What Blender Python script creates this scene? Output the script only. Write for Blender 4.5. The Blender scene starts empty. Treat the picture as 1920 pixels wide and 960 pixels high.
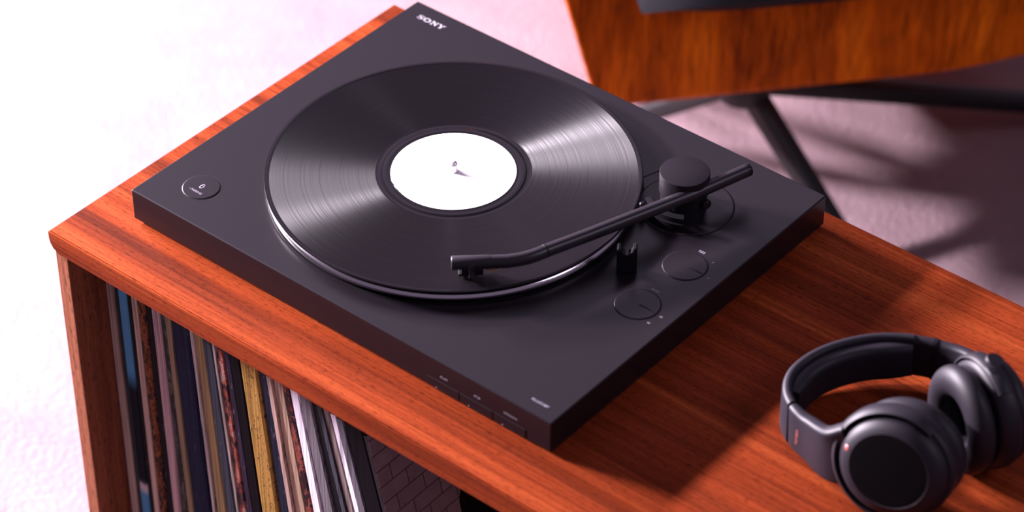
import bpy, bmesh, math, random
from mathutils import Vector, Matrix
random.seed(7)
S = bpy.context.scene
COL = S.collection

# ------------------------------------------------------------------ camera
cam_d = bpy.data.cameras.new('camera'); cam = bpy.data.objects.new('camera', cam_d); COL.objects.link(cam)
cam_d.lens = 99.5527; cam_d.sensor_width = 36.0; cam_d.clip_start = 0.05; cam_d.clip_end = 60
cX, cY, cZ = Vector((0.77055, 0.63737, 0.00159)), Vector((-0.40409, 0.48659, 0.77456)), Vector((0.49291, -0.59749, 0.63250))
M = Matrix((cX, cY, cZ)).transposed().to_4x4(); M.translation = Vector((1.36516, -1.17845, 1.41594))
cam.matrix_world = M
cam_d.dof.use_dof = True; cam_d.dof.focus_distance = 2.24; cam_d.dof.aperture_fstop = 4.5
S.camera = cam
# ------------------------------------------------------------------ light and exposure
S.view_settings.view_transform = 'Standard'; S.view_settings.look = 'None'
S.view_settings.gamma = 1.0; S.view_settings.exposure = 0.0; S.view_settings.use_curve_mapping = False
world = bpy.data.worlds.new('world'); S.world = world; world.use_nodes = True
bg = world.node_tree.nodes['Background']; bg.inputs[0].default_value = (0.84, 0.65, 0.95, 1); bg.inputs[1].default_value = 0.21

def area_light(name, loc, target, size, power, color, shape='DISK', size_y=None):
    d = bpy.data.lights.new(name, 'AREA'); d.shape = shape; d.size = size
    if size_y: d.size_y = size_y
    d.energy = power; d.color = color
    o = bpy.data.objects.new(name, d); COL.objects.link(o); o.location = loc
    o.rotation_euler = (Vector(target) - Vector(loc)).to_track_quat('-Z', 'Y').to_euler()
    return o
# two low windows side by side on the left
area_light('window_front', (-1.75, -0.42, 0.715), (0.1, 0.05, 0.0), 0.40, 315, (1.0, 0.865, 1.0), 'RECTANGLE', 0.09)
area_light('window_back', (-1.75, 0.36, 0.715), (0.1, 0.35, 0.0), 0.70, 150, (1.0, 0.865, 1.0), 'RECTANGLE', 0.09)
area_light('window_light', (2.4, 0.85, 1.95), (0.3, 0.1, 0.0), 0.7, 14, (0.90, 0.80, 1.0), 'RECTANGLE', 0.9)
area_light('added_sheen_light', (-1.5, 2.3, 2.5), (0.3, 0.1, 0.0), 2.2, 12.5, (0.88, 0.74, 1.0), 'RECTANGLE', 2.0)  # added soft light, gives the black plinth its sheen plus some fill

# ------------------------------------------------------------------ helpers
ZT = 0.03159           # plinth top above the cabinet top
FLOOR = -0.5
ORG = {}
def org(p): return ORG.get(p.name, Vector((0, 0, 0))) if p else Vector((0, 0, 0))

def thing(name, label, cat, loc, group=None):
    o = bpy.data.objects.new(name, None); COL.objects.link(o); o.location = loc; o.empty_display_size = 0.05
    ORG[o.name] = Vector(loc); tag(o, label, cat, group); return o
def tag(o, label, cat, group=None):
    o['label'] = label; o['category'] = cat
    if group: o['group'] = group
    return o
def obj(name, bm, mat, parent=None, origin=None, smooth=None, label=None):
    """one mesh object from a bmesh in world coordinates"""
    o0 = org(parent) if parent else Vector(origin or (0, 0, 0))
    bmesh.ops.translate(bm, verts=bm.verts, vec=-o0)
    me = bpy.data.meshes.new(name)
    bmesh.ops.recalc_face_normals(bm, faces=bm.faces)
    bm.to_mesh(me); bm.free()
    for m in (mat if isinstance(mat, (list, tuple)) else [mat]): me.materials.append(m)
    o = bpy.data.objects.new(name, me); COL.objects.link(o)
    if smooth is not None:
        me.shade_smooth(); me.set_sharp_from_angle(angle=math.radians(smooth))
    if parent: o.parent = parent
    else: o.location = o0
    ORG[o.name] = o0
    if label: o['label'] = label
    return o
def box(bm, lo, hi, bevel=0.0, seg=2, rot=None, about=None):
    lo, hi = Vector(lo), Vector(hi)
    r = bmesh.ops.create_cube(bm, size=1.0); vs = r['verts']
    for v in vs: v.co = Vector([(lo[i] + hi[i]) / 2 + v.co[i] * (hi[i] - lo[i]) for i in range(3)])
    if bevel > 0:
        es = list({e for v in vs for e in v.link_edges})
        rr = bmesh.ops.bevel(bm, geom=es, offset=bevel, segments=seg, profile=0.5, affect='EDGES')
        vs = list({v for f in rr['faces'] for v in f.verts} | {v for v in vs if v.is_valid})
    if rot is not None: bmesh.ops.rotate(bm, verts=vs, cent=about, matrix=rot)
    return vs
def frame(n, u=None):
    n = Vector(n).normalized()
    if u is None: u = Vector((1, 0, 0)) if abs(n.x) < 0.9 else Vector((0, 1, 0))
    u = Vector(u); u = (u - n * u.dot(n)).normalized(); return u, n.cross(u), n
def lathe(bm, prof, c, n=(0, 0, 1), u=None, seg=64, su=1.0, sv=1.0, cap0=True, cap1=True, mats=None, a0=0.0, a1=None, power=2.0):
    """profile of (r, h) turned about n through c; su/sv squash it; power >2 squares it"""
    u, v, n = frame(n, u); c = Vector(c)
    full = a1 is None
    k = seg if full else seg + 1
    rings = []
    for r, h in prof:
        ring = []
        for i in range(k):
            a = a0 + ((2 * math.pi if full else a1 - a0) * i / seg)
            ca, sa = math.cos(a), math.sin(a)
            if power != 2.0:
                q = (abs(ca) ** power + abs(sa) ** power) ** (-1 / power); ca *= q; sa *= q
            ring.append(bm.verts.new(c + u * (r * su * ca) + v * (r * sv * sa) + n * h))
        rings.append(ring)
    for j in range(len(rings) - 1):
        for i in range(k if full else k - 1):
            f = bm.faces.new((rings[j][i], rings[j][(i + 1) % k], rings[j + 1][(i + 1) % k], rings[j + 1][i]))
            if mats: f.material_index = mats[j]
    if full:
        if cap0 and prof[0][0] > 1e-6:
            f = bm.faces.new(rings[0]);  f.material_index = mats[0] if mats else 0
        if cap1 and prof[-1][0] > 1e-6:
            f = bm.faces.new(rings[-1]); f.material_index = mats[-1] if mats else 0
    else:
        bm.faces.new([r[0] for r in rings]); bm.faces.new([r[-1] for r in rings])
    return rings
def spline(pts, n=12):
    P = [Vector(p) for p in pts]; P = [P[0] * 2 - P[1]] + P + [P[-1] * 2 - P[-2]]
    out = []
    for i in range(1, len(P) - 2):
        for k in range(n):
            t = k / n
            out.append(0.5 * ((2 * P[i]) + (P[i + 1] - P[i - 1]) * t + (2 * P[i - 1] - 5 * P[i] + 4 * P[i + 1] - P[i + 2]) * t * t + (3 * P[i] - P[i - 1] - 3 * P[i + 1] + P[i + 2]) * t ** 3))
    out.append(P[-2]); return out
def sweep(bm, path, sec, up=(0, 0, 1)):
    """sec(t) -> list of (side, vertical) offsets; side is to the left of travel"""
    n = len(path); rings = []; up0 = Vector(up)
    for i, p in enumerate(path):
        d = (path[min(i + 1, n - 1)] - path[max(i - 1, 0)]).normalized()
        s = up0.cross(d).normalized(); w = d.cross(s)
        rings.append([bm.verts.new(p + s * a + w * b) for a, b in sec(i / (n - 1))])
    k = len(rings[0])
    for j in range(n - 1):
        for i in range(k): bm.faces.new((rings[j][i], rings[j][(i + 1) % k], rings[j + 1][(i + 1) % k], rings[j + 1][i]))
    bm.faces.new(rings[0]); bm.faces.new(rings[-1])
def circ(r, k=20, rv=None): return [(r * math.cos(2 * math.pi * i / k), (rv or r) * math.sin(2 * math.pi * i / k)) for i in range(k)]
def rrect(w, h, r, k=4, off=(0, 0)):
    out = []
    for cx, cy, a in ((w / 2 - r, h / 2 - r, 0), (-w / 2 + r, h / 2 - r, 90), (-w / 2 + r, -h / 2 + r, 180), (w / 2 - r, -h / 2 + r, 270)):
        for i in range(k + 1):
            t = math.radians(a + 90 * i / k); out.append((cx + r * math.cos(t) + off[0], cy + r * math.sin(t) + off[1]))
    return out
def prism(bm, poly, axis, a, b):
    """polygon extruded along a world axis ('x','y','z')"""
    def at(p, t): return {'x': Vector((t, p[0], p[1])), 'y': Vector((p[0], t, p[1])), 'z': Vector((p[0], p[1], t))}[axis]
    A = [bm.verts.new(at(p, a)) for p in poly]; B = [bm.verts.new(at(p, b)) for p in poly]
    bm.faces.new(A); bm.faces.new(B); n = len(poly)
    for i in range(n): bm.faces.new((A[i], A[(i + 1) % n], B[(i + 1) % n], B[i]))
def flat_curve(name, loops, mat, parent, origin, ex, ey, thick=0.00006, label=None):
    """2-D outlines (outer and holes) laid on the plane origin + x*ex + y*ey as thin print"""
    cu = bpy.data.curves.new(name, 'CURVE'); cu.dimensions = '2D'; cu.fill_mode = 'BOTH'; cu.extrude = thick
    for lp in loops:
        sp = cu.splines.new('POLY'); sp.points.add(len(lp) - 1); sp.use_cyclic_u = True
        for i, (x, y) in enumerate(lp): sp.points[i].co = (x, y, 0, 1)
    return _bake(name, cu, mat, parent, origin, ex, ey, label)
def text(name, body, size, mat, parent, origin, ex, ey, label=None, space=1.0, align='CENTER', bold=0.0):
    cu = bpy.data.curves.new(name, 'FONT'); cu.body = body; cu.size = size; cu.align_x = align; cu.align_y = 'CENTER'
    cu.extrude = 0.00006; cu.space_character = space; cu.offset = bold; cu.resolution_u = 3
    return _bake(name, cu, mat, parent, origin, ex, ey, label)
def _bake(name, cu, mat, parent, origin, ex, ey, label):
    t = bpy.data.objects.new('tmp', cu); COL.objects.link(t)
    dg = bpy.context.evaluated_depsgraph_get(); me = bpy.data.meshes.new_from_object(t.evaluated_get(dg))
    bpy.data.objects.remove(t); bpy.data.curves.remove(cu)
    ex, ey = Vector(ex).normalized(), Vector(ey).normalized(); ez = ex.cross(ey)
    m = Matrix((ex, ey, ez)).transposed().to_4x4(); m.translation = Vector(origin) - org(parent)
    me.transform(m); me.materials.clear(); me.materials.append(mat); me.name = name
    o = bpy.data.objects.new(name, me); COL.objects.link(o); o.parent = parent; ORG[o.name] = org(parent)
    if label: o['label'] = label
    return o

# ------------------------------------------------------------------ materials
class NT:
    def __init__(s, name):
        s.m = bpy.data.materials.new(name); s.m.use_nodes = True; s.t = s.m.node_tree; s.b = s.t.nodes['Principled BSDF']
    def n(s, typ, **kw):
        x = s.t.nodes.new(typ)
        for k, v in kw.items():
            if k.startswith('i_'): x.inputs[k[2:].replace('_', ' ')].default_value = v
            else: setattr(x, k, v)
        return x
    def l(s, a, b): s.t.links.new(a, b)
    def coords(s, scale, rot=(0, 0, 0), src='Object'):
        tc = s.n('ShaderNodeTexCoord'); mp = s.n('ShaderNodeMapping'); mp.inputs['Scale'].default_value = scale; mp.inputs['Rotation'].default_value = rot
        s.l(tc.outputs[src], mp.inputs['Vector']); return mp.outputs['Vector']
    def noise(s, vec, scale, detail=4, rough=0.55, dist=0.0):
        x = s.n('ShaderNodeTexNoise'); x.inputs['Scale'].default_value = scale; x.inputs['Detail'].default_value = detail
        x.inputs['Roughness'].default_value = rough; x.inputs['Distortion'].default_value = dist; s.l(vec, x.inputs['Vector']); return x.outputs['Fac']
    def ramp(s, fac, stops):
        x = s.n('ShaderNodeValToRGB'); e = x.color_ramp.elements
        while len(e) < len(stops): e.new(0.5)
        for i, (p, c) in enumerate(stops): e[i].position = p; e[i].color = (*c, 1) if len(c) == 3 else c
        s.l(fac, x.inputs['Fac']); return x.outputs['Color']
    def mix(s, fac, a, b, blend='MIX'):
        x = s.n('ShaderNodeMix', data_type='RGBA', blend_type=blend)
        for k, v in (('Factor', fac), ('A', a), ('B', b)):
            i = [q for q in x.inputs if q.name == k and (k == 'Factor' and q.type == 'VALUE' or q.type == 'RGBA')][0]
            if hasattr(v, 'is_linked'): s.l(v, i)
            else: i.default_value = v if k == 'Factor' else ((*v, 1) if len(v) == 3 else v)
        return [q for q in x.outputs if q.type == 'RGBA'][0]
    def bump(s, h, strength, dist):
        x = s.n('ShaderNodeBump'); x.inputs['Strength'].default_value = strength; x.inputs['Distance'].default_value = dist
        s.l(h, x.inputs['Height']); s.l(x.outputs['Normal'], s.b.inputs['Normal'])
    def set(s, color=None, rough=None, metal=None, spec=None, **kw):
        b = s.b.inputs
        if color is not None: b['Base Color'].default_value = (*color, 1)
        if rough is not None: b['Roughness'].default_value = rough
        if metal is not None: b['Metallic'].default_value = metal
        if spec is not None: b['Specular IOR Level'].default_value = spec
        return s
def plain(name, color, rough=0.5, metal=0.0, spec=0.5, grain=0.0, gscale=900):
    t = NT(name).set(color, rough, metal, spec)
    if grain: t.bump(t.noise(t.coords((1, 1, 1)), gscale, 2), grain, 0.0004)
    return t.m
def wood(name, dark, mid, light, stretch=(1.2, 16, 16), pores=(22, 420, 420), rough=0.45, spec=0.35, seed=0.0, contrast=(0.3, 0.52, 0.74)):
    t = NT(name).set(rough=rough, spec=spec)
    v = t.coords(stretch)
    a = t.n('ShaderNodeVectorMath', operation='ADD'); t.l(v, a.inputs[0]); a.inputs[1].default_value = (seed, seed * 0.7, seed * 1.3); v = a.outputs[0]
    col = t.ramp(t.noise(v, 1.6, 5, 0.6, 0.6), [(contrast[0], dark), (contrast[1], mid), (contrast[2], light)])
    fine = t.ramp(t.noise(t.coords(tuple(q * (14 if q == max(stretch) else 5) for q in stretch)), 1.0, 4, 0.7), [(0.32, (0.50, 0.42, 0.40)), (0.62, (1.14, 1.12, 1.12))])
    col = t.mix(0.8, col, fine, 'MULTIPLY')
    pn = t.noise(t.coords(pores), 1.0, 2, 0.5)
    pr = t.ramp(pn, [(0.32, (0.36, 0.30, 0.28)), (0.45, (1, 1, 1))])
    col = t.mix(0.8, col, pr, 'MULTIPLY')
    t.l(col, t.b.inputs['Base Color'])
    t.bump(pn, 0.12, 0.0003)
    return t.m
MW = {}
MW['top'] = wood('teak_top', (0.095, 0.016, 0.006), (0.225, 0.036, 0.0095), (0.33, 0.066, 0.017), stretch=(0.8, 24, 24), pores=(150, 1050, 1050), spec=0.03, rough=0.55)
MW['side'] = wood('teak_side', (0.15, 0.048, 0.024), (0.26, 0.090, 0.045), (0.35, 0.13, 0.065), stretch=(16, 16, 1.2), pores=(800, 800, 110), seed=3.1, spec=0.1, rough=0.6)
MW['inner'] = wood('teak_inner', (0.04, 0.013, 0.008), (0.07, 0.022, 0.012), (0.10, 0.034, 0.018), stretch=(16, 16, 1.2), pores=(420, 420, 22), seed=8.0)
MW['chair'] = wood('chair_rosewood', (0.26, 0.046, 0.003), (0.66, 0.128, 0.004), (0.82, 0.185, 0.006), stretch=(7, 7, 1.8), pores=(300, 300, 20), seed=5.0, contrast=(0.34, 0.5, 0.62), rough=0.6, spec=0.04)

def plinth_mat():
    t = NT('black_textured_plastic').set((0.0085, 0.0063, 0.0090), 0.32, 0, 0.28)
    t.bump(t.noise(t.coords((1, 1, 1)), 1400, 2), 0.10, 0.0001); return t.m
M_PL = plinth_mat()
M_BLK = plain('satin_black', (0.011, 0.009, 0.012), 0.40, 0, 0.16)
M_ARM = plain('arm_black_metal', (0.024, 0.019, 0.026), 0.36, 0.25, 0.4)
M_DEEP = plain('deep_black', (0.004, 0.004, 0.005), 0.6, 0, 0.2)
M_GLOSS = plain('gloss_black', (0.008, 0.007, 0.009), 0.28, 0, 0.25)
M_CHROME = plain('polished_aluminium', (0.62, 0.58, 0.62), 0.16, 1.0)
M_STEEL = plain('spindle_steel', (0.80, 0.74, 0.79), 0.3, 0.55)
M_PRINT = plain('grey_print', (0.26, 0.23, 0.28), 0.6)
M_LOGO = plain('white_print', (0.5, 0.46, 0.52), 0.5)
M_BRASS = plain('brass_contact', (0.75, 0.45, 0.22), 0.25, 1.0)
M_PAPER = plain('white_label_paper', (0.93, 0.91, 0.93), 0.7, 0, 0.2)
M_RUB = plain('rubber', (0.012, 0.011, 0.013), 0.7)

def vinyl_mat():
    """V-shaped grooves: walls leaning 45 degrees towards and away from the centre, with flat land between"""
    t = NT('vinyl_grooves').set((0.009, 0.007, 0.0095), 0.30, 0, 0.22)
    tc = t.n('ShaderNodeTexCoord'); sx = t.n('ShaderNodeSeparateXYZ'); t.l(tc.outputs['Object'], sx.inputs[0])
    cx = t.n('ShaderNodeCombineXYZ'); t.l(sx.outputs[0], cx.inputs[0]); t.l(sx.outputs[1], cx.inputs[1])
    ln = t.n('ShaderNodeVectorMath', operation='LENGTH'); t.l(cx.outputs[0], ln.inputs[0]); r = ln.outputs['Value']
    nv = t.n('ShaderNodeVectorMath', operation='NORMALIZE'); t.l(cx.outputs[0], nv.inputs[0])
    def n1(scale, detail=2):
        x = t.n('ShaderNodeTexNoise', noise_dimensions='1D'); x.inputs['Scale'].default_value = scale; x.inputs['Detail'].default_value = detail
        t.l(r, x.inputs['W']); return x.outputs['Fac']
    def rng(v, a, b, c, d):
        x = t.n('ShaderNodeMapRange'); t.l(v, x.inputs['Value'])
        for k, q in zip(('From Min', 'From Max', 'To Min', 'To Max'), (a, b, c, d)): x.inputs[k].default_value = q
        return x.outputs[0]
    # smooth rings between the tracks
    st = [(0.0, (0, 0, 0))]
    for p_ in (0.16, 0.33, 0.52, 0.70, 0.86): st += [(p_, (.6, .6, .6)), (p_ + 0.0035, (0, 0, 0))]
    rg = t.n('ShaderNodeValToRGB'); e = rg.color_ramp.elements; rg.color_ramp.interpolation = 'CONSTANT'
    while len(e) < len(st): e.new(0.5)
    for i, (p_, c_) in enumerate(st): e[i].position = p_; e[i].color = (*c_, 1)
    t.l(rng(r, 0.0625, 0.147, 0, 1), rg.inputs['Fac'])
    bw = t.n('ShaderNodeRGBToBW'); t.l(rg.outputs[0], bw.inputs[0])
    tg = t.n('ShaderNodeTangent', direction_type='RADIAL', axis='Z')
    def wall(sign, lo, hi, tilt, seed, spec):
        p = t.n('ShaderNodeBsdfPrincipled'); p.inputs['Base Color'].default_value = (0.006, 0.005, 0.0065, 1)
        p.inputs['Specular IOR Level'].default_value = spec
        sc = t.n('ShaderNodeVectorMath', operation='SCALE'); t.l(nv.outputs[0], sc.inputs[0]); sc.inputs['Scale'].default_value = sign * math.tan(tilt)
        ad = t.n('ShaderNodeVectorMath', operation='ADD'); t.l(sc.outputs[0], ad.inputs[0]); ad.inputs[1].default_value = (0, 0, 1)
        nn = t.n('ShaderNodeVectorMath', operation='NORMALIZE'); t.l(ad.outputs[0], nn.inputs[0]); t.l(nn.outputs[0], p.inputs['Normal'])
        t.l(rng(n1(520 + seed, 4), .25, .75, lo, hi), p.inputs['Roughness'])
        t.l(tg.outputs[0], p.inputs['Tangent']); p.inputs['Anisotropic'].default_value = 0.85; p.inputs['Anisotropic Rotation'].default_value = 0.25
        return p.outputs[0]
    m1 = t.n('ShaderNodeMixShader'); m1.inputs[0].default_value = 0.5
    t.l(wall(-1, .34, .47, math.radians(46), 0, .26), m1.inputs[1]); t.l(wall(1, .40, .52, math.radians(46), 90, .15), m1.inputs[2])
    m2 = t.n('ShaderNodeMixShader'); m2.inputs[0].default_value = 0.35
    t.l(m1.outputs[0], m2.inputs[1]); t.l(t.b.outputs[0], m2.inputs[2])
    m3 = t.n('ShaderNodeMixShader'); t.l(bw.outputs[0], m3.inputs[0]); t.l(m2.outputs[0], m3.inputs[1]); t.l(t.b.outputs[0], m3.inputs[2])
    out = [q for q in t.t.nodes if q.type == 'OUTPUT_MATERIAL'][0]; t.l(m3.outputs[0], out.inputs['Surface'])
    return t.m
M_VINYL = vinyl_mat()
M_WAX = plain('vinyl_dead_wax', (0.007, 0.0055, 0.0075), 0.14, 0, 0.22)

def carpet(name, lo, hi):
    t = NT(name).set(rough=0.95, spec=0.1)
    v = t.coords((1, 1, 1))
    t.l(t.ramp(t.noise(v, 7, 6, 0.7), [(0.35, lo), (0.65, hi)]), t.b.inputs['Base Color'])
    t.bump(t.noise(v, 140, 4, 0.7), 0.8, 0.006); return t.m
M_CARPET = carpet('pale_carpet', (0.205, 0.138, 0.150), (0.25, 0.178, 0.188))

# ------------------------------------------------------------------ the setting
bm = bmesh.new(); box(bm, (-6, -5, FLOOR - 0.04), (6, 7, FLOOR)); f = obj('floor', bm, M_CARPET); f['kind'] = 'structure'

# ------------------------------------------------------------------ record cabinet
X0, X1, Y0, Y1, TT = -0.0443, 1.16, -0.0528, 0.365, 0.0195
cab = thing('record_cabinet', 'low reddish wooden record cabinet with an open front, standing on the pale carpet', 'cabinet', (0.55, 0.15, FLOOR))
bm = bmesh.new()
lp = [(X0, 0), (X0, -TT + .012), (X0 + .0012, -TT + .007), (X0 + .004, -TT + .003), (X0 + .010, -TT)]
prism(bm, lp + [(X1 + X0 - x, z) for x, z in reversed(lp)], 'y', Y0, Y1)
bmesh.ops.bevel(bm, geom=[e for e in bm.edges if abs(e.verts[0].co.z) < 1e-5 and abs(e.verts[1].co.z) < 1e-5], offset=0.0012, segments=2, affect='EDGES')
obj('top_panel', bm, MW['top'], cab, smooth=30)
IX0 = -0.0275; IZ = -0.380
for a, b in ((-0.0415, IX0), (X1 - 0.017, X1 - 0.003)):
    bm = bmesh.new(); box(bm, (a, Y0 + .0025, IZ - .02), (b, Y1 - .004, -TT), 0.0008); obj('side_panel', bm, MW['side'], cab)
bm = bmesh.new(); box(bm, (IX0, Y0 + .004, IZ - .018), (X1 - 0.017, Y1 - .012, IZ), 0.0006); obj('bottom_panel', bm, MW['top'], cab)
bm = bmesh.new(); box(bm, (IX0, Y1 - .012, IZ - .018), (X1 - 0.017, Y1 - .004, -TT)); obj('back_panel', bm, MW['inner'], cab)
bm = bmesh.new(); box(bm, (0.555, Y0 + .012, IZ), (0.569, Y1 - .012, -TT)); obj('divider', bm, MW['side'], cab)
for x in (0.02, X1 - 0.065):
    for y in (Y0 + 0.04, Y1 - 0.06):
        bm = bmesh.new(); lathe(bm, [(0.011, FLOOR + .0005), (0.012, FLOOR + .003), (0.018, IZ - 0.018)], (x, y, 0), seg=20); obj('leg', bm, MW['side'], cab, smooth=40)

# ------------------------------------------------------------------ record sleeves in the cabinet
ctl = [(232, -0.0262, 0.0), (263, -0.0118, 0.0), (280, -0.0020, 0.1), (325, 0.0274, 0.5), (364, 0.0500, 1.8), (397, 0.0709, 2.4), (426, 0.0862, 3.7), (459, 0.1077, 4.4), (490, 0.1287, 4.7),
       (521.7, 0.1479, 5.4), (588, 0.1855, 8.6), (605.7, 0.1954, 10.0), (667, 0.231, 13.3), (723, 0.2691, 13.6), (740, 0.28, 13.6)]
def edge(px):
    for (a, xa, la), (b, xb, lb) in zip(ctl, ctl[1:]):
        if px <= b: t = (px - a) / (b - a); return xa + (xb - xa) * t, la + (lb - la) * t
def sleeve_mat(i, base, spots=None, worn=0.3, scribble=False, zbands=None):
    t = NT('sleeve_print_%d' % i).set(rough=0.65, spec=0.04)
    base = tuple(c * (1.1 if min(base) > .6 else 0.8) for c in base); spots = [tuple(q * .8 for q in c) for c in spots] if spots else None
    v = t.coords((620, 8, 5)); n1 = t.noise(v, 1.0, 4, 0.6)
    b2 = tuple(c * 0.42 for c in base); b3 = tuple(min(.9, c * 1.25) for c in base)
    col = t.ramp(n1, [(0.36, b2), (0.5, base), (0.66, b3)])
    if spots:
        vs = t.coords((60, 30, 26)); nn = t.noise(vs, 1.0, 6, 0.75, 0.3)
        st = [(0.0, base)]
        for k, c in enumerate(spots): st += [(0.40 + 0.075 * k, base if k == 0 else spots[k - 1]), (0.435 + 0.075 * k, c)]
        col = t.ramp(nn, st[:30])
    if worn:
        wn = t.noise(t.coords((260, 60, 70)), 1.0, 4, 0.7)
        fac = t.ramp(wn, [(0.60, (0, 0, 0)), (0.72, (worn, worn, worn))])
        bw = t.n('ShaderNodeRGBToBW'); t.l(fac, bw.inputs[0])
        col = t.mix(bw.outputs[0], col, (0.28, 0.24, 0.23))
    if zbands:
        tcz = t.n('ShaderNodeTexCoord'); sz = t.n('ShaderNodeSeparateXYZ'); t.l(tcz.outputs['Object'], sz.inputs[0])
        zr = t.n('ShaderNodeValToRGB'); zr.color_ramp.interpolation = 'LINEAR'; ee = zr.color_ramp.elements
        while len(ee) < len(zbands): ee.new(.5)
        for i_, (p_, c_) in enumerate(zbands): ee[i_].position = p_; ee[i_].color = (*c_, 1)
        t.l(sz.outputs[2], zr.inputs['Fac']); col = zr.outputs[0]
    if scribble:
        sn = t.noise(t.coords((420, 20, 190)), 1.0, 3, 0.6, 1.5)
        bw2 = t.n('ShaderNodeRGBToBW'); t.l(t.ramp(sn, [(0.58, (0, 0, 0)), (0.62, (.8, .8, .8))]), bw2.inputs[0])
        col = t.mix(bw2.outputs[0], col, (0.03, 0.02, 0.015))
    t.l(col, t.b.inputs['Base Color'])
    return t.m
SLV = [
 (232, 241, (.50, .40, .36), None, .3, 'thin grey-beige record sleeve, leftmost in the cabinet'),
 (241, 251, (.52, .38, .30), None, .4, 'taupe record sleeve second from the left cabinet wall'),
 (251, 263, (.05, .05, .06), None, .3, 'dark slate record sleeve just left of the blue one'),
 (263, 280, (.09, .27, .46), None, .1, 'light blue record sleeve with a dark middle, near the left end of the row'),
 (280, 287, (.02, .018, .02), None, .2, 'thin black record sleeve just right of the blue one'),
 (287, 299, (.58, .42, .34), None, .7, 'worn cream record sleeve with frayed spine, between black and brown sleeves'),
 (299, 313, (.05, .025, .02), [(.25, .08, .03), (.04, .02, .02), (.35, .16, .06)], .2, 'dark brown record sleeve with orange picture patches on its spine'),
 (313, 325, (.012, .010, .014), None, .3, 'black record sleeve between the brown picture one and the pinkish one'),
 (325, 342, (.52, .36, .36), None, .3, 'pinkish tan record sleeve left of a mottled dark green one'),
 (342, 352, (.05, .055, .045), [(.10, .10, .085), (.03, .03, .03)], .6, 'mottled dark green record sleeve with scuffed spine'),
 (352, 364, (.32, .23, .14), None, .2, 'brown-tan record sleeve just left of the wide navy one'),
 (364, 397, (.014, .018, .05), None, .15, 'wide navy blue record sleeve with faint scratches'),
 (397, 404, (.55, .48, .44), None, .7, 'thin light grey frayed record sleeve right of the navy one'),
 (404, 426, (.34, .23, .11), None, .1, 'wide olive brown record sleeve in the middle of the row'),
 (426, 443, (.055, .06, .08), None, .5, 'slate grey record sleeve with fine spine lettering, right of the olive one'),
 (443, 448, (.46, .38, .34), None, .6, 'very thin cream record sleeve left of the multicoloured one'),
 (448, 459, (.30, .07, .05), [(.04, .03, .04), (.45, .12, .08), (.5, .42, .38), (.06, .10, .07)], .4, 'multicoloured record sleeve with red, white and dark patches'),
 (459, 470, (.045, .03, .055), None, .5, 'dark purple record sleeve right of the multicoloured one'),
 (470, 488, (.006, .005, .007), None, .0, 'plain black record sleeve just left of the mustard one'),
 (488, 521, (.48, .27, .07), None, .1, 'wide mustard yellow record sleeve with dark scribbled spine print'),
 (521, 540, (.018, .02, .04), None, .4, 'blackish blue record sleeve with tiny spine print, right of the mustard one'),
 (540, 550, (.52, .36, .30), None, .2, 'pale pink-beige record sleeve, left of the pair of beige ones'),
 (550, 561, (.50, .34, .25), None, .2, 'beige record sleeve, left one of two alike near the red and black one'),
 (561, 573, (.45, .31, .22), None, .2, 'beige record sleeve, right one of two alike near the red and black one'),
 (573, 587, (.10, .02, .018), [(.02, .015, .018), (.28, .07, .05), (.03, .03, .03)], .4, 'red and black patterned record sleeve left of the broad white one'),
 (587, 605, (.80, .74, .84), None, .0, 'broad bright white record sleeve'),
 (605, 627, (.20, .18, .20), None, .1, 'mid grey record sleeve right of the broad white one'),
 (627, 640, (.012, .011, .014), None, .0, 'black record sleeve between the grey and the slate one'),
 (640, 650, (.07, .07, .085), None, .2, 'thin dark slate record sleeve left of a taupe one near the right end'),
 (650, 663, (.28, .22, .20), None, .2, 'taupe grey record sleeve left of the narrow white one'),
 (663, 673, (.80, .74, .84), None, .0, 'narrow white record sleeve near the right end of the row'),
 (673, 685, (.16, .145, .17), None, .1, 'grey record sleeve right of the narrow white one'),
 (685, 716, (.006, .005, .007), None, .0, 'thick black record box sleeve at the right end, before the brick cover'),
]
def brick_cover():
    t = NT('brick_wall_cover_print').set(rough=0.45, spec=0.35)
    tc = t.n('ShaderNodeTexCoord'); sx = t.n('ShaderNodeSeparateXYZ'); t.l(tc.outputs['Object'], sx.inputs[0])
    cx = t.n('ShaderNodeCombineXYZ'); t.l(sx.outputs[1], cx.inputs[0]); t.l(sx.outputs[2], cx.inputs[1])
    br = t.n('ShaderNodeTexBrick'); t.l(cx.outputs[0], br.inputs['Vector'])
    br.inputs['Color1'].default_value = (.27, .25, .30, 1); br.inputs['Color2'].default_value = (.225, .21, .25, 1); br.inputs['Mortar'].default_value = (.09, .075, .09, 1)
    br.inputs['Scale'].default_value = 1.0; br.inputs['Brick Width'].default_value = 0.031; br.inputs['Row Height'].default_value = 0.0145; br.inputs['Mortar Size'].default_value = 0.0006
    n = t.noise(t.coords((1, 60, 60)), 1.0, 4, 0.6)
    col = t.mix(0.5, br.outputs['Color'], t.ramp(n, [(.3, (.6, .6, .6)), (.7, (1.2, 1.2, 1.2))]), 'MULTIPLY')
    t.l(col, t.b.inputs['Base Color']); return t.m
YS, HS = -0.016, 0.314
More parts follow.
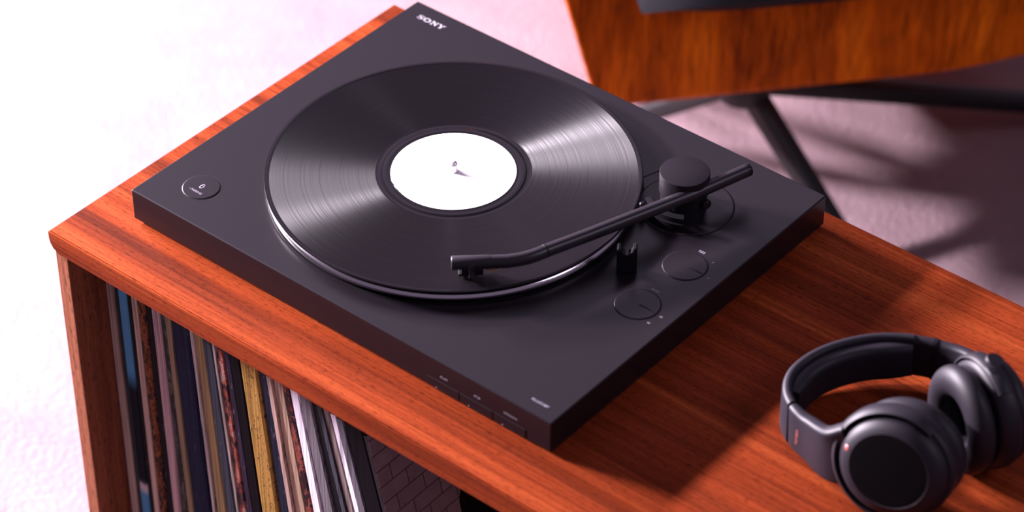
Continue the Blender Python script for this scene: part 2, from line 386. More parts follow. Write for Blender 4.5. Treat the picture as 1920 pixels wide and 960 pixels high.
def sleeve(i, px0, px1, mat, label, back=0.0, fixed=None):
    (xa, la), (xb, lb) = edge(px0), edge(px1)
    ang = math.radians(la); zt = -0.100
    th = fixed or max(0.0018, (xb - xa) * math.cos(ang) * 0.955)
    # bottom left corner of the leaning sleeve: the measured left line followed down to the shelf
    hx = xa + math.tan(ang) * (zt - IZ); base = Vector((hx, YS + back, IZ + 0.0006))
    bm = bmesh.new()
    w = th
    poly = [(hx + w * 0.10, YS + back), (hx, YS + back + 0.0012), (hx, YS + back + 0.312), (hx + w, YS + back + 0.312), (hx + w, YS + back + 0.0012), (hx + w * 0.90, YS + back)]
    prism(bm, poly, 'z', base.z, base.z + HS + (.004 if la > 7 else 0))
    bmesh.ops.rotate(bm, verts=bm.verts, cent=base, matrix=Matrix.Rotation(-ang, 3, 'Y'))
    dz = IZ + 0.0004 - min(v.co.z for v in bm.verts); bmesh.ops.translate(bm, verts=bm.verts, vec=(0, 0, dz))
    if isinstance(mat, list):
        bmesh.ops.recalc_face_normals(bm, faces=bm.faces)
        for f_ in bm.faces: f_.material_index = 0 if f_.normal.x > .5 else 1
    o = obj('record_sleeve', bm, mat, origin=base)
    tag(o, label, 'record sleeve', 'record sleeves in the cabinet'); return o
for i, (a, b, c, sp, wn, lab) in enumerate(SLV):
    sleeve(i, a, b, sleeve_mat(i, c, sp, wn, 'scribbled' in lab, [(0, (.08, .25, .42)), (.084, (.08, .25, .42)), (.088, (.5, .46, .46)), (.094, (.45, .4, .4)), (.098, (.012, .014, .02)), (.205, (.012, .014, .02)), (.225, (.08, .25, .42)), (.4, (.08, .25, .42))] if 'light blue' in lab else None), lab, back=random.uniform(0, .0025))
cov = sleeve(40, 717, 723, [brick_cover(), M_DEEP], 'record sleeve whose dark cover shows a brick wall photo, at the right end', back=0.0, fixed=0.0035)

M_FIG = plain('cover_print_black', (0.006, 0.005, 0.007), 0.6, 0, 0.1)
M_FIG2 = plain('cover_print_grey', (0.16, 0.14, 0.17), 0.6, 0, 0.1)
cm = cov.data; fc = max((p_ for p_ in cm.polygons if p_.normal.x > .5), key=lambda p_: p_.area)
cn_ = fc.normal.copy(); cp_ = cm.vertices[fc.vertices[0]].co + cov.location
ey_ = (Vector((0, 0, 1)) - cn_ * cn_.z).normalized(); ex_ = ey_.cross(cn_)
y0_ = YS + 0.085
def onface(a, b): q = Vector((0, y0_ + a, -0.12 + b)); q.x = cp_.x - (cn_.y * (q.y - cp_.y) + cn_.z * (q.z - cp_.z)) / cn_.x; return q
fo = onface(.004, -.016) + cn_ * .00015
flat_curve('printed_jacket', [[(-.012, -.20), (-.012, -.045), (-.004, -.026), (.010, -.019), (.028, -.020), (.060, -.034), (.075, -.06), (.078, -.20)]], M_FIG, cov, fo, ex_, ey_)
flat_curve('printed_collar', [[(-.004, -.026), (-.003, -.006), (.010, .004), (.026, .000), (.028, -.020), (.010, -.019)]], M_FIG2, cov, fo, ex_, ey_)

# ------------------------------------------------------------------ turntable
TW, TD = 0.430, 0.34711
tt = thing('turntable', 'flat matte black turntable with a straight black tonearm on the wooden cabinet', 'turntable', (TW / 2, TD / 2, 0.0))
bm = bmesh.new(); box(bm, (0, 0, 0.0029), (TW, TD, ZT), 0.0011, 3); obj('plinth', bm, M_PL, tt)
for x in (0.05, TW - 0.05):
    for y in (0.05, TD - 0.05):
        bm = bmesh.new(); lathe(bm, [(0.017, 0.0), (0.019, 0.001), (0.019, 0.0045)], (x, y, 0), seg=24); obj('foot', bm, M_RUB, tt)
EX, EY, EZ = (1, 0, 0), (0, 1, 0), (0, 0, 1)
def flush_disc(name, x, y, r, mat, h=0.0005):
    bm = bmesh.new(); lathe(bm, [(r + .0004, ZT - .001), (r + .0004, ZT + 0.00012), (r - .0002, ZT + 0.00012)], (x, y, 0), seg=72, cap0=False, cap1=False)
    g = None
    bm2 = bmesh.new(); lathe(bm2, [(r - .0002, ZT - .001), (r - .0002, ZT + h * .5), (r - .00055, ZT + h), (r - .0013, ZT + h * 1.05)], (x, y, 0), seg=72, cap0=False)
    o = obj(name, bm2, mat, tt, smooth=50)
    obj('gap_ring', bm, M_DEEP, o); return o
b = flush_disc('pairing_button', 0.0410, 0.0377, 0.0155, M_PL)
def ellipse(cx, cy, rx, ry, k=28): return [(cx + rx * math.cos(2 * math.pi * i / k), cy + ry * math.sin(2 * math.pi * i / k)) for i in range(k)]
def seg2(a, b, w):
    d = (Vector(b) - Vector(a)).normalized(); nn = Vector((-d.y, d.x)) * w / 2
    return [tuple(Vector(a) + nn), tuple(Vector(a) - nn), tuple(Vector(b) - nn), tuple(Vector(b) + nn)]
ZB = ZT + 0.0006
flat_curve('bluetooth_mark', [ellipse(0, 0, .00175, .0029)], M_PRINT, b, (0.0411, 0.0386, ZB), EX, EY)
rune = [((-.0009, .0010), (.0009, -.0010)), ((-.0009, -.0010), (.0009, .0010)), ((.0009, .0010), (0, .0021)), ((.0009, -.0010), (0, -.0021)), ((0, .0021), (0, -.0021))]
for p, q in rune: flat_curve('bluetooth_rune_stroke', [seg2(p, q, .0004)], M_BLK, b, (0.0411, 0.0386, ZB + .00012), EX, EY)
text('pairing_text', '\u2022 PAIRING', .0030, M_PRINT, b, (0.0413, 0.0309, ZB), EX, EY)
ZP = ZT + 0.0001
k = flush_disc('size_selector', 0.3964, 0.2052, 0.0179, M_PL)
bm = bmesh.new(); box(bm, (0.3972, 0.2046, ZT + .0003), (0.4122, 0.2060, ZT + .00066), .0003, 1); obj('pointer_slot', bm, M_DEEP, k)
k = flush_disc('speed_selector', 0.3964, 0.1455, 0.0180, M_PL)
bm = bmesh.new(); box(bm, (0.3978, 0.1449, ZT + .0003), (0.4126, 0.1463, ZT + .00066), .0003, 1); obj('pointer_slot', bm, M_DEEP, k)
for body, x, y, s in (('SIZE', .3966, .2268, .0030), ('7', .4107, .2216, .0026), ('12', .4190, .2042, .0026), ('SPEED', .3972, .1667, .0030), ('33', .4190, .1448, .0026), ('45', .4160, .1335, .0026)):
    text('size_speed_text', body, s * 1.05, M_PRINT, tt, (x, y, ZP), EX, EY, bold=.00003)
text('model_text', 'PS-LX310BT', .0031, M_PRINT, tt, (.4099, .0121, ZP), EX, EY, bold=.00003)
# maker's name in wide slab-serif capitals
def logo(parent, origin, ex, ey, h, mat, name):
    # letters drawn in units of cap height
    sw = 0.07
    L = []
    def rect(x0, y0, x1, y1): return [(x0, y0), (x1, y0), (x1, y1), (x0, y1)]
    # S : a swept stroke of changing weight plus serifs
    cl = [(1.02, .70), (.92, .87), (.62, .955), (.32, .93), (.15, .77), (.25, .60), (.55, .515), (.85, .42), (.99, .25), (.86, .09), (.56, .04), (.25, .08), (.10, .28)]
    wd = [.05, .055, .065, .08, .12, .15, .16, .15, .12, .08, .065, .055, .05]
    P = spline([(x, y, 0) for x, y in cl], 5); n = len(P); A, B = [], []
    for i, p in enumerate(P):
        d = (P[min(i + 1, n - 1)] - P[max(i - 1, 0)]).normalized(); nn = Vector((-d.y, d.x, 0))
        f = i / (n - 1) * (len(wd) - 1); j = min(int(f), len(wd) - 2); w = wd[j] + (wd[j + 1] - wd[j]) * (f - j)
        A.append(((p + nn * w / 2).x, (p + nn * w / 2).y)); B.append(((p - nn * w / 2).x, (p - nn * w / 2).y))
    L.append(('letter', [A + B[::-1]], 0)); L.append(('letter', [rect(.985, .68, 1.06, 1.0)], 0)); L.append(('letter', [rect(.05, 0, .125, .31)], 0))
    L.append(('letter', [ellipse(1.93, .5, .66, .52, 40), ellipse(1.93, .5, .45, .40, 40)], 0))
    x = 2.85
    L.append(('letter', [[(x, 0), (x + .50, 0), (x + .50, sw), (x + .30, sw), (x + .30, .80), (x + .99, 0), (x + 1.13, 0), (x + 1.13, 1 - sw), (x + 1.30, 1 - sw), (x + 1.30, 1), (x + .84, 1), (x + .84, 1 - sw), (x + 1.02, 1 - sw), (x + 1.02, .31), (x + .42, 1), (x, 1), (x, 1 - sw), (x + .17, 1 - sw), (x + .17, sw), (x, sw)]], 0))
    x = 4.25
    L.append(('letter', [[(x + .42, 0), (x + .98, 0), (x + .98, sw), (x + .80, sw), (x + .80, .42), (x + 1.20, 1 - sw), (x + 1.36, 1 - sw), (x + 1.36, 1), (x + .90, 1), (x + .90, 1 - sw), (x + 1.05, 1 - sw), (x + .76, .55), (x + .44, 1 - sw), (x + .58, 1 - sw), (x + .58, 1), (x, 1), (x, 1 - sw), (x + .14, 1 - sw), (x + .60, .42), (x + .60, sw), (x + .42, sw)]], 0))
    for nm, lps, _ in L:
        flat_curve(name, [[(a * h, b_ * h) for a, b_ in lp_] for lp_ in lps], mat, parent, origin, ex, ey)
logo(tt, (.0158, .3272, ZP), EX, EY, .0052, M_LOGO, 'maker_name_letter')
# three front buttons cut into the lower half of the front face
bx = (.3110, .3428, .3752, .4065)
for i, nm in enumerate(('START', 'STOP', 'UP/DOWN')):
    bm = bmesh.new(); box(bm, (bx[i] + .0004, -.0004, .0031), (bx[i + 1] - .0004, .004, .0118), .0003, 1); b = obj('front_button', bm, M_PL, tt)
    bm = bmesh.new(); box(bm, (bx[i] + .009, -.0006, .0041), (bx[i] + .021, .002, .0050)); obj('button_slot', bm, M_DEEP, b)
    bm = bmesh.new(); box(bm, (bx[i] + .0088, -.0007, .0042), (bx[i] + .0098, .002, .0049)); obj('button_mark', bm, M_PRINT, b)
    text('button_text', nm, .0026, M_PRINT, tt, ((bx[i] + bx[i + 1]) / 2 + .001, -.0001, .0168), EX, EZ)
for x in bx:
    bm = bmesh.new(); box(bm, (x - .0004, -.00008, .0031), (x + .0004, .002, .0122)); obj('button_gap', bm, M_DEEP, tt)
# platter
PC = (0.1917, 0.1710)
pl = None
bm = bmesh.new()
lathe(bm, [(0.1440, ZT + .0012), (0.1480, ZT + .0016), (0.1492, ZT + .0024)] + [(.1452 + .0046 * math.cos(math.radians(q)), ZT + .0038 + .0046 * math.sin(math.radians(q))) for q in range(0, 91, 10)], (PC[0], PC[1], 0), seg=160)
pl = obj('platter', bm, M_CHROME, tt, smooth=40, label='polished metal platter rim')
bm = bmesh.new(); lathe(bm, [(0.148, ZT - .0005), (0.1515, ZT + .0003)], (PC[0], PC[1], 0), seg=128, cap0=False, cap1=False); obj('platter_well', bm, M_DEEP, tt)
bm = bmesh.new(); lathe(bm, [(0.1465, ZT + .0083), (0.1465, ZT + .0098), (0.1455, ZT + .0102)], (PC[0], PC[1], 0), seg=128); obj('platter_mat', bm, M_RUB, pl)
bm = bmesh.new(); lathe(bm, [(.0036, ZT + .010), (.0036, ZT + .0178), (.0034, ZT + .0188), (.0027, ZT + .0203), (.0013, ZT + .0213), (0.0001, ZT + .0215)], (PC[0], PC[1], 0), seg=32)
obj('spindle', bm, M_STEEL, pl, smooth=50, label='shiny steel spindle')
# tonearm base
AC = (0.3520, 0.2655)
base = flush_disc('tonearm_base', AC[0], AC[1], 0.0383, M_PL, .0006)
bm = bmesh.new(); box(bm, (.3035, .2715, ZT + .00005), (.3042, .2900, ZT + .0003)); 
bmesh.ops.rotate(bm, verts=bm.verts, cent=(.3045, .2733, ZT), matrix=Matrix.Rotation(math.radians(-17), 3, 'Z')); obj('seam', bm, M_DEEP, tt)
CC = (0.3505, 0.2640)
bm = bmesh.new(); lathe(bm, [(.0185, ZT), (.0185, ZT + .0160)], (CC[0], CC[1], 0), seg=64); obj('pivot_post', bm, M_BLK, tt, smooth=40)
bm = bmesh.new(); lathe(bm, [(.0185, ZT + .0160), (.0199, ZT + .0166), (.0199, ZT + .0338), (.0196, ZT + .0344), (.0190, ZT + .0346)], (CC[0], CC[1], 0), seg=72); obj('pivot_cap', bm, M_BLK, tt, smooth=40)
bm = bmesh.new(); lathe(bm, [(.0042, -.004), (.0042, .0035), (.0034, .0042)], (.3705, .2640, ZT + .0130), n=(1, -.25, 0), seg=24); obj('pivot_bearing', bm, M_BLK, tt, smooth=40)
# tonearm
AZ = 0.0558
arm_pts = [(.3800, .3085, AZ), (.3652, .2560, AZ), (.3338, .1630, AZ), (.3215, .1290, AZ), (.3176, .1175, AZ - .0001), (.3128, .1085, AZ - .0003), (.3060, .0995, AZ - .0004), (.2752, .0716, AZ - .0006)]
main = [Vector(p) for p in arm_pts[:4]] + spline(arm_pts[3:7], 6)[1:] + [Vector(arm_pts[7])]
bm = bmesh.new(); sweep(bm, main, lambda t: circ(.0053 if t > .03 else .0053, 24)); arm = obj('tonearm', bm, M_ARM, tt, smooth=50, label='straight black tube tonearm bent at its head')
d0 = (main[0] - main[1]).normalized()
bm = bmesh.new(); lathe(bm, [(.0047, -.002), (.0053, .0), (.0053, .0036), (.0049, .0042)], main[0] - d0 * .0032, n=d0, seg=28); obj('end_cap', bm, M_BLK, arm, smooth=50)
d1 = (main[-1] - main[-2]).normalized()
bm = bmesh.new(); lathe(bm, [(.0053, -.0300), (.00545, -.0290), (.00545, .0), (.0052, .0006), (.0046, .0008), (.0044, -.001)], main[-1], n=d1, seg=28); hs = obj('head_sleeve', bm, M_ARM, arm, smooth=50)
dj = (main[4] - main[3]).normalized()
bm = bmesh.new(); lathe(bm, [(.0053, -.0009), (.00545, -.0006), (.00545, .0006), (.0053, .0009)], main[3] + dj * .002, n=dj, seg=28, cap0=False, cap1=False); obj('joint_ring', bm, M_BLK, arm)
# cartridge under the head, finger lift on the viewer's side
hc = main[-1] - d1 * .013
side = Vector((0, 0, 1)).cross(d1).normalized()
Rz = Matrix((d1, side, Vector((0, 0, 1)))).transposed()
def obox(bm, c, half, bev):
    vs = box(bm, (-half[0], -half[1], -half[2]), half, bev, 2)
    bmesh.ops.rotate(bm, verts=vs, cent=(0, 0, 0), matrix=Rz); bmesh.ops.translate(bm, verts=vs, vec=c)
bm = bmesh.new(); obox(bm, hc + Vector((0, 0, -.0055)) + d1 * -.002, (.0085, .0052, .0034), .0008); ct = obj('cartridge', bm, M_BLK, arm)
bm = bmesh.new(); obox(bm, hc + Vector((0, 0, -.0094)) + d1 * .003, (.0055, .0038, .0012), .0005); obj('stylus_holder', bm, M_DEEP, ct)
bm = bmesh.new(); lathe(bm, [(.0007, 0.0), (.00008, -.0018)], hc + Vector((0, 0, -.0104)) + d1 * .006, seg=8); obj('stylus', bm, M_STEEL, ct)
fl = hc + side * .0052 - d1 * .0015
if side.dot(cZ) < 0: fl = hc - side * .0052 - d1 * .0015
out = (fl - hc - d1 * -.0015).normalized()
bm = bmesh.new(); sweep(bm, spline([fl + Vector((0, 0, .0035)) - out * .003, fl + Vector((0, 0, .0012)), fl + Vector((0, 0, -.0045)) + out * .0008, fl + Vector((0, 0, -.0094)) + out * .0022], 5), lambda t: rrect(.0012, .0042, .0005, 2), up=d1)
obj('finger_lift', bm, M_ARM, arm, smooth=50)
for s in (-.0012, .0012):
    p = hc - d1 * .0185 + Vector((0, 0, -.0062)) + out * (.002 + s)
    bm = bmesh.new(); sweep(bm, spline([p + d1 * .006, p, p - d1 * .0025 + Vector((0, 0, .0012)), p - d1 * .005 + Vector((0, 0, .0024))], 4), lambda t: circ(.0005, 8)); obj('contact_pin', bm, M_BRASS, ct)
# cueing platform: curved wall below the arm with a small knob
bm = bmesh.new(); lathe(bm, [(.0268, ZT + .0004), (.0350, ZT + .0004), (.0350, ZT + .0075), (.0330, ZT + .0078), (.0330, ZT + .0120), (.0285, ZT + .0124), (.0268, ZT + .0118), (.0268, ZT + .0004)], (AC[0], AC[1], 0), seg=28, a0=math.radians(-132), a1=math.radians(-57)); q = obj('lift_platform', bm, M_GLOSS, tt, smooth=35)
bm = bmesh.new(); lathe(bm, [(.0024, ZT + .0004), (.0024, ZT + .0130), (.0016, ZT + .0138), (.0004, ZT + .0140)], (.3335, .2325, 0), seg=20); obj('lift_pin', bm, M_PL, tt, smooth=50)
# arm rest: slim post with a rounded notch
rx, ry = .3650, .1722
bm = bmesh.new()
prof = [(-.0078, 0), (-.0078, .0218), (-.0070, .0236), (-.0056, .0240)] + [(.0048 * -math.cos(math.pi * i / 8) - .0002, .0232 - .0056 * math.sin(math.pi * i / 8)) for i in range(9)] + [(.0056, .0250), (.0068, .0248), (.0078, .0230), (.0078, 0)]
R0 = Matrix.Rotation(math.radians(36), 3, 'Z')
A = [bm.verts.new(Vector((rx, ry, ZT)) + R0 @ Vector((x, -.0042, z))) for x, z in prof]; B = [bm.verts.new(Vector((rx, ry, ZT)) + R0 @ Vector((x, .0042, z))) for x, z in prof]
bm.faces.new(A); bm.faces.new(B)
for i in range(len(A)): bm.faces.new((A[i], A[(i + 1) % len(A)], B[(i + 1) % len(A)], B[i]))
bmesh.ops.recalc_face_normals(bm, faces=bm.faces)
bmesh.ops.bevel(bm, geom=[e for e in bm.edges if e.calc_face_angle(0) > 0.9], offset=.0008, segments=2, affect='EDGES')
obj('arm_rest', bm, M_GLOSS, tt, smooth=50)

# ------------------------------------------------------------------ record on the platter
ZR = 0.0434; rb = ZT + .0103
rec = thing('vinyl_record', 'black vinyl record with a blank white label lying on the turntable platter', 'record', (PC[0], PC[1], rb))
bm = bmesh.new()
prof = [(.0037, rb), (.1480, rb), (.1500, rb + .0003), (.1508, rb + .0009), (.1506, ZR + .0002), (.1494, ZR + .0006), (.1478, ZR + .0004), (.1468, ZR - .0001), (.0625, ZR - .0001), (.0618, ZR - .0004), (.0580, ZR - .0004), (.0575, ZR - .0001), (.0524, ZR - .0001), (.0518, ZR - .0004), (.0508, ZR - .0003), (.0506, ZR), (.0037, ZR)]
mats = [1] * (len(prof) - 1); mats[7] = 0
lathe(bm, prof, (PC[0], PC[1], 0), seg=200, cap0=False, cap1=False, mats=mats)
bm.verts.ensure_lookup_table()
obj('disc', bm, [M_VINYL, M_WAX], rec, smooth=40)
bm = bmesh.new(); lathe(bm, [(.0038, ZR + .00002), (.0038, ZR + .0002), (.0499, ZR + .0002), (.0502, ZR + .00002)], (PC[0], PC[1], 0), seg=120, cap0=False, cap1=False); obj('label', bm, M_PAPER, rec, label='blank white centre label')

# ------------------------------------------------------------------ headphones
M_HP = plain('headphone_black', (0.0135, 0.011, 0.017), 0.50, 0, 0.28, 0.12, 1500)
M_HPP = plain('headphone_pad', (0.0135, 0.011, 0.0165), 0.52, 0, 0.28, 0.25, 700)
M_HPD = plain('headphone_plate', (0.004, 0.003, 0.004), 0.8, 0, 0.05)
M_COP = plain('copper_print', (0.45, 0.13, 0.12), 0.4, 0.3)
hp = thing('headphones', 'black over-ear headphones lying on the cabinet beside the turntable', 'headphones', (.61, .17, 0))
def cup(cn, n, toward, su=1.08, sv=.98, deep=1.0):
    """outer face centre cn, outward normal n, 'toward' points to the headband"""
    u, v, n = frame(n, toward); cn = Vector(cn)
    D = lambda pf: [(r_, h_ * deep) for r_, h_ in pf]
    bm = bmesh.new(); lathe(bm, D([(.0335, -.015), (.0362, -.0125), (.0366, -.0095), (.0345, -.0045), (.0300, -.0012), (.0268, -.0002), (.0262, -.0006)]), cn, n, toward, seg=72, su=su, sv=sv)
    sh = obj('earcup_shell', bm, M_HP, hp, smooth=50)
    bm = bmesh.new(); lathe(bm, [(.0262, -.0010), (.0258, -.0003), (.0200, .0000)], cn, n, toward, seg=64, su=su, sv=sv); obj('touch_plate', bm, M_HPD, sh, smooth=40)
    bm = bmesh.new(); lathe(bm, D([(.0330, -.030), (.0372, -.0285), (.0390, -.024), (.0392, -.017), (.0384, -.0138), (.0368, -.0128), (.0366, -.0150)]), cn, n, toward, seg=72, su=su, sv=sv); obj('earcup_housing', bm, M_HP, hp, smooth=50)
    # cushion
    prof = []
    for i in range(25):
        a = math.radians(-100 + 290 * i / 24); prof.append((.0268 + .0108 * math.cos(a), -.0405 - .0098 * math.sin(a)))
    bm = bmesh.new(); lathe(bm, D([(.0160, -.0300)] + [(.0340, -.0296)] + prof + [(.0165, -.0400), (.0165, -.0305)]), cn, n, toward, seg=72, su=su * 1.02, sv=sv * 1.02, cap0=False, cap1=False); pd = obj('ear_cushion', bm, M_HPP, hp, smooth=60)
    bm = bmesh.new(); lathe(bm, D([(.0168, -.0312), (.0165, -.0335)]), cn, n, toward, seg=40, su=su, sv=sv); obj('speaker_cloth', bm, M_DEEP, pd)
    return sh
n1 = Vector((.17, -.93, .30)).normalized(); c1 = Vector((.6538, .0968, .0490)); t1 = Vector((-1, -.17, 0.05))
sh1 = cup(c1, n1, t1, 1.10, 1.02, 1.08)
n2 = Vector((.46, .88, .02)).normalized(); c2 = Vector((.6810, .2150, .0460)); t2 = Vector((-.93, .37, .1))
sh2 = cup(c2, n2, t2, 1.02, 1.12)
# headband, travelling from the near cup round the far side to the other cup
bp = [(.5930, .1100, .026), (.5660, .1165, .0225), (.5440, .1320, .0205), (.5340, .1560, .0205), (.5395, .1860, .0225), (.5590, .2160, .0245), (.5860, .2355, .0260), (.6120, .2440, .0270), (.6320, .2420, .0310), (.6440, .2330, .0340)]
path = spline(bp, 10); n = len(path)
iA, iB = 14, 60
bm = bmesh.new(); sweep(bm, path[iA:iB + 1], lambda t: rrect(.0075, .0385, .0034, 4)); hb = obj('headband', bm, M_HP, hp, smooth=50)
def padsec(t):
    k = min(1, 4 * min(t, 1 - t) + .25); k = math.sin(k * math.pi / 2)
    return rrect(.006 + .008 * k, .0260 + .006 * k, .0028 + .003 * k, 5, (-(.0035 + .004 * k) , 0))
bm = bmesh.new(); sweep(bm, path[iA + 7:iB + 1], padsec); obj('headband_pad', bm, M_HPP, hb, smooth=60)
# far slider arm
bm = bmesh.new(); sweep(bm, path[iB:], lambda t: rrect(.0078 + .002 * t, .0365 - .002 * t, .0036, 4)); sl = obj('slider_arm', bm, M_HP, hp, smooth=50)
bm = bmesh.new(); sweep(bm, path[iB + 5:iB + 6 + 1], lambda t: rrect(.0086, .0376, .0036, 4)); obj('slider_joint', bm, M_BLK, sl, smooth=50)
bm = bmesh.new(); lathe(bm, [(.0062, -.0075), (.0070, -.006), (.0070, .006), (.0062, .0075)], (.6690, .2010, .0850), seg=24, n=(.2, .1, 1)); obj('hinge_knuckle', bm, M_HP, hp, smooth=50)
# near yoke: grows from the band height to wrap over the cup rim
u1, v1, nn1 = frame(n1, t1)
cc1 = c1 - nn1 * .019
yk = path[:iA - 0][::-1]
start = path[iA - 1]
e1 = cc1 + u1 * .050 + nn1 * .003; e1.z = .030; e2 = cc1 + u1 * .030 + nn1 * .003; e2.z = .040
ypts = [start, (start + path[8]) / 2, path[6], e1, e2]
bm = bmesh.new(); sweep(bm, spline(ypts, 6), lambda t: rrect(.0080 + .004 * t, (.0375 + .014 * max(0, t - .5) / .5), .0036, 4)); yo = obj('yoke', bm, M_HP, hp, smooth=50)
bm = bmesh.new(); lathe(bm, [(.0385, -.024), (.0425, -.022), (.0429, -.015), (.0418, -.0092), (.0396, -.0070), (.0384, -.0078), (.0384, -.024)], c1, n1, t1, seg=48, su=1.10, sv=1.02, a0=math.radians(-118), a1=math.radians(118)); obj('yoke_ring', bm, M_HP, yo, smooth=50)
u2, v2, nn2 = frame(n2, t2)
bm = bmesh.new(); lathe(bm, [(.0398, -.0275), (.0414, -.026), (.0414, -.0165), (.0400, -.0148), (.0386, -.0150), (.0386, -.0275)], c2, n2, t2, seg=48, su=1.02, sv=1.12, a0=math.radians(-118), a1=math.radians(118)); obj('yoke_ring', bm, M_HP, sl, smooth=50)
# copper microphone dot and maker's name on the near side
tp = path[9]; td = (path[8] - path[10]).normalized(); to = Vector((td.y, -td.x, 0)).normalized()
logo(yo, tp + to * .00445 + Vector((0, 0, -.0085)), (0, 0, 1), to.cross(Vector((0, 0, 1))) * -1, .0026, M_COP, 'maker_name_letter')
bm = bmesh.new(); lathe(bm, [(.0022, -.001), (.0022, .0004), (.0014, .0008)], c1 + u1 * .0335 - v1 * .004 - nn1 * .0022, n=nn1 + u1 * .55, seg=20); obj('microphone_dot', bm, M_COP, sh1, label='copper coloured microphone dot')

# ------------------------------------------------------------------ lounge chair behind the cabinet
M_CUSH = plain('black_leather', (0.004, 0.004, 0.006), 0.7, 0, 0.1)
M_LEG = plain('black_steel', (0.010, 0.009, 0.010), 0.45, 0.2, 0.4)
ZS = -0.30
A0 = Vector((-0.0513, 0.6767, -0.3000)); B0 = Vector((0.2436, 1.0241, -0.3000))
ax = (B0 - A0).normalized(); bk = Vector((-ax.y, ax.x, 0))
ch = thing('lounge_chair', 'lounge chair with a reddish wooden seat shell, black cushion and black legs behind the cabinet', 'chair', (A0 + ax * .31 + bk * .27).xy.to_3d() + Vector((0, 0, FLOOR)))
def chp(a, b, z): return A0 + ax * a + bk * b + Vector((0, 0, z - A0.z))
# seat shell: bent-plywood tray, walls flaring upward, its front turning back at the right
def rounded(poly, rads, m=5):
    out = []; n_ = len(poly)
    for i_, p_ in enumerate(poly):
        p_ = Vector(p_); d0_ = (Vector(poly[i_ - 1]) - p_); d1_ = (Vector(poly[(i_ + 1) % n_]) - p_); r_ = rads[i_]
        q0, q1 = p_ + d0_.normalized() * r_, p_ + d1_.normalized() * r_
        for k_ in range(m + 1):
            t_ = k_ / m; out.append((1 - t_) ** 2 * q0 + 2 * t_ * (1 - t_) * p_ + t_ * t_ * q1)
    return out
def tray(bm, poly, z0, z1, flare, th):
    c_ = sum(poly, Vector((0, 0))) / len(poly)
    def ring(inset, z, fl):
        return [bm.verts.new(chp(p_.x + (p_.x - c_.x) / .3 * (fl - inset), p_.y + (p_.y - c_.y) / .3 * (fl * .15 - inset), z)) for p_ in poly]
    H = z1 - z0
    rs = [ring(.05, z0, 0), ring(.010, z0 + .001, 0), ring(.003, z0 + .005, 0), ring(0, z0 + .012, flare * .08), ring(0, z0 + H * .5, flare * .5), ring(0, z1, flare), ring(th, z1, flare), ring(th, z0 + .03, flare * .2), ring(.05, z0 + th, 0)]
    k_ = len(rs[0])
    for a, b_ in zip(rs, rs[1:]):
        for i_ in range(k_): bm.faces.new((a[i_], a[(i_ + 1) % k_], b_[(i_ + 1) % k_], b_[i_]))
    bm.faces.new(rs[0]); bm.faces.new(rs[-1])
wf = (Vector((0.1953, 0.9716, -0.3000)) - A0).length
bm = bmesh.new(); tray(bm, rounded([(0, 0), (wf, 0), (wf + .22, .045), (wf + .22, .54), (.03, .54)], [.006, .05, .05, .05, .03]), ZS, -.130, .042, .011); obj('seat_shell', bm, MW['chair'], ch, smooth=40)
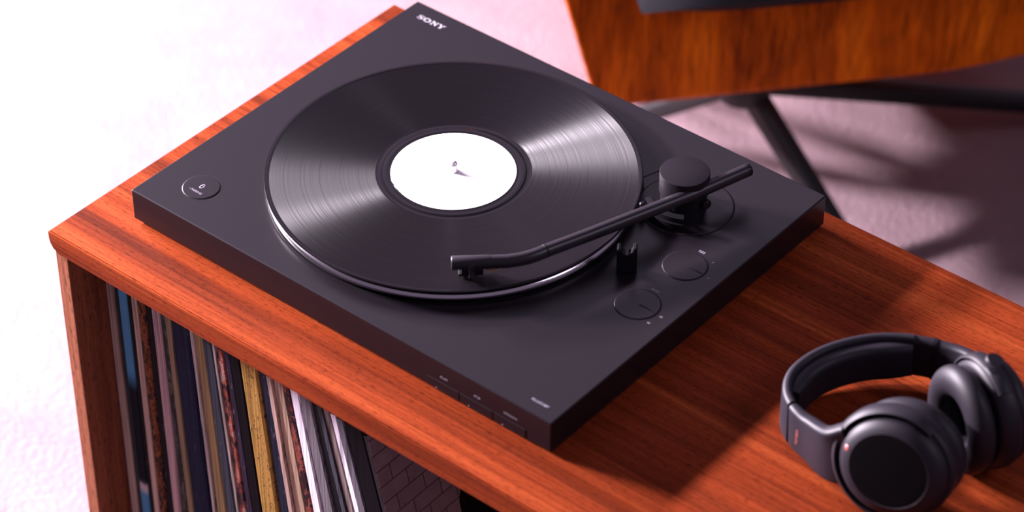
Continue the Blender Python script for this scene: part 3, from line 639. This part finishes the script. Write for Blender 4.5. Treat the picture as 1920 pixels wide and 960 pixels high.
# seat cushion
bm = bmesh.new()
def cushion(bm, a0, a1, b0, b1, z0, z1, puff, m=14):
    def P(s, t, top):
        x = a0 + (a1 - a0) * s; y = b0 + (b1 - b0) * t
        e = (1 - abs(2 * s - 1) ** 6) * (1 - abs(2 * t - 1) ** 6)
        zm = (z0 + z1) / 2
        return chp(x, y, zm + ((z1 - zm) if top else (z0 - zm)) * (e ** .5) + (puff * e * (1 - (2 * s - 1) ** 2) if top else 0))
    g = [[[bm.verts.new(P(i / m, j / m, k)) for j in range(m + 1)] for i in range(m + 1)] for k in (0, 1)]
    for k in (0, 1):
        for i in range(m):
            for j in range(m): bm.faces.new((g[k][i][j], g[k][i + 1][j], g[k][i + 1][j + 1], g[k][i][j + 1]))
    bmesh.ops.remove_doubles(bm, verts=bm.verts, dist=1e-5)
cushion(bm, .03, .60, -.050, .52, -.195, -.10, .02); obj('seat_cushion', bm, M_CUSH, ch, smooth=70)
# back shell and back cushion, above the frame of the photograph
Rb = Matrix.Rotation(math.radians(18), 3, ax)
pv = chp(.31, .53, -.12)
bm = bmesh.new(); box(bm, (-.30, -.006, 0), (.30, .006, .46), .005)
m3 = Matrix((ax, bk, Vector((0, 0, 1)))).transposed()
for v in bm.verts: v.co = pv + Matrix.Rotation(math.radians(-18), 3, ax) @ (m3 @ (v.co + Vector((0, .18 * (v.co.x / .3) ** 2 * -.25, 0))))
obj('back_shell', bm, MW['chair'], ch, smooth=40)
bm = bmesh.new(); box(bm, (-.28, -.085, .06), (.28, -.008, .45), .03, 4)
for v in bm.verts: v.co = pv + Matrix.Rotation(math.radians(-18), 3, ax) @ (m3 @ v.co)
obj('back_cushion', bm, M_CUSH, ch, smooth=60)
# star base
hub = Vector((0.0018, 0.8594, -0.3350))
bm = bmesh.new(); lathe(bm, [(.026, hub.z - .02), (.030, hub.z - .014), (.030, hub.z + .006), (.020, hub.z + .012), (.020, ZS + .004)], (hub.x, hub.y, 0), seg=32); obj('column', bm, M_LEG, ch, smooth=40)
feet = [Vector((0.1616, 0.8505, -0.4880)), Vector((0.2499, 1.2671, -0.4880)), Vector((-0.1853, 0.8608, -0.4880)), hub + bk * .28 + ax * -.1, hub + bk * .28 + ax * .2]
for ft in feet:
    a = hub.copy(); b = Vector((ft.x, ft.y, FLOOR + .012)); d = (b - a); hxy = d.xy.to_3d().normalized()
    bm = bmesh.new(); sweep(bm, [a.lerp(b, q / 8) for q in range(9)], lambda t: rrect(.024, .024 - .006 * t, .005, 3)); lg = obj('leg', bm, M_LEG, ch, smooth=50)
    bm = bmesh.new(); lathe(bm, [(.014, FLOOR + .0005), (.014, FLOOR + .006), (.009, FLOOR + .010)], (b.x, b.y, 0), seg=18); obj('glide', bm, M_RUB, lg)
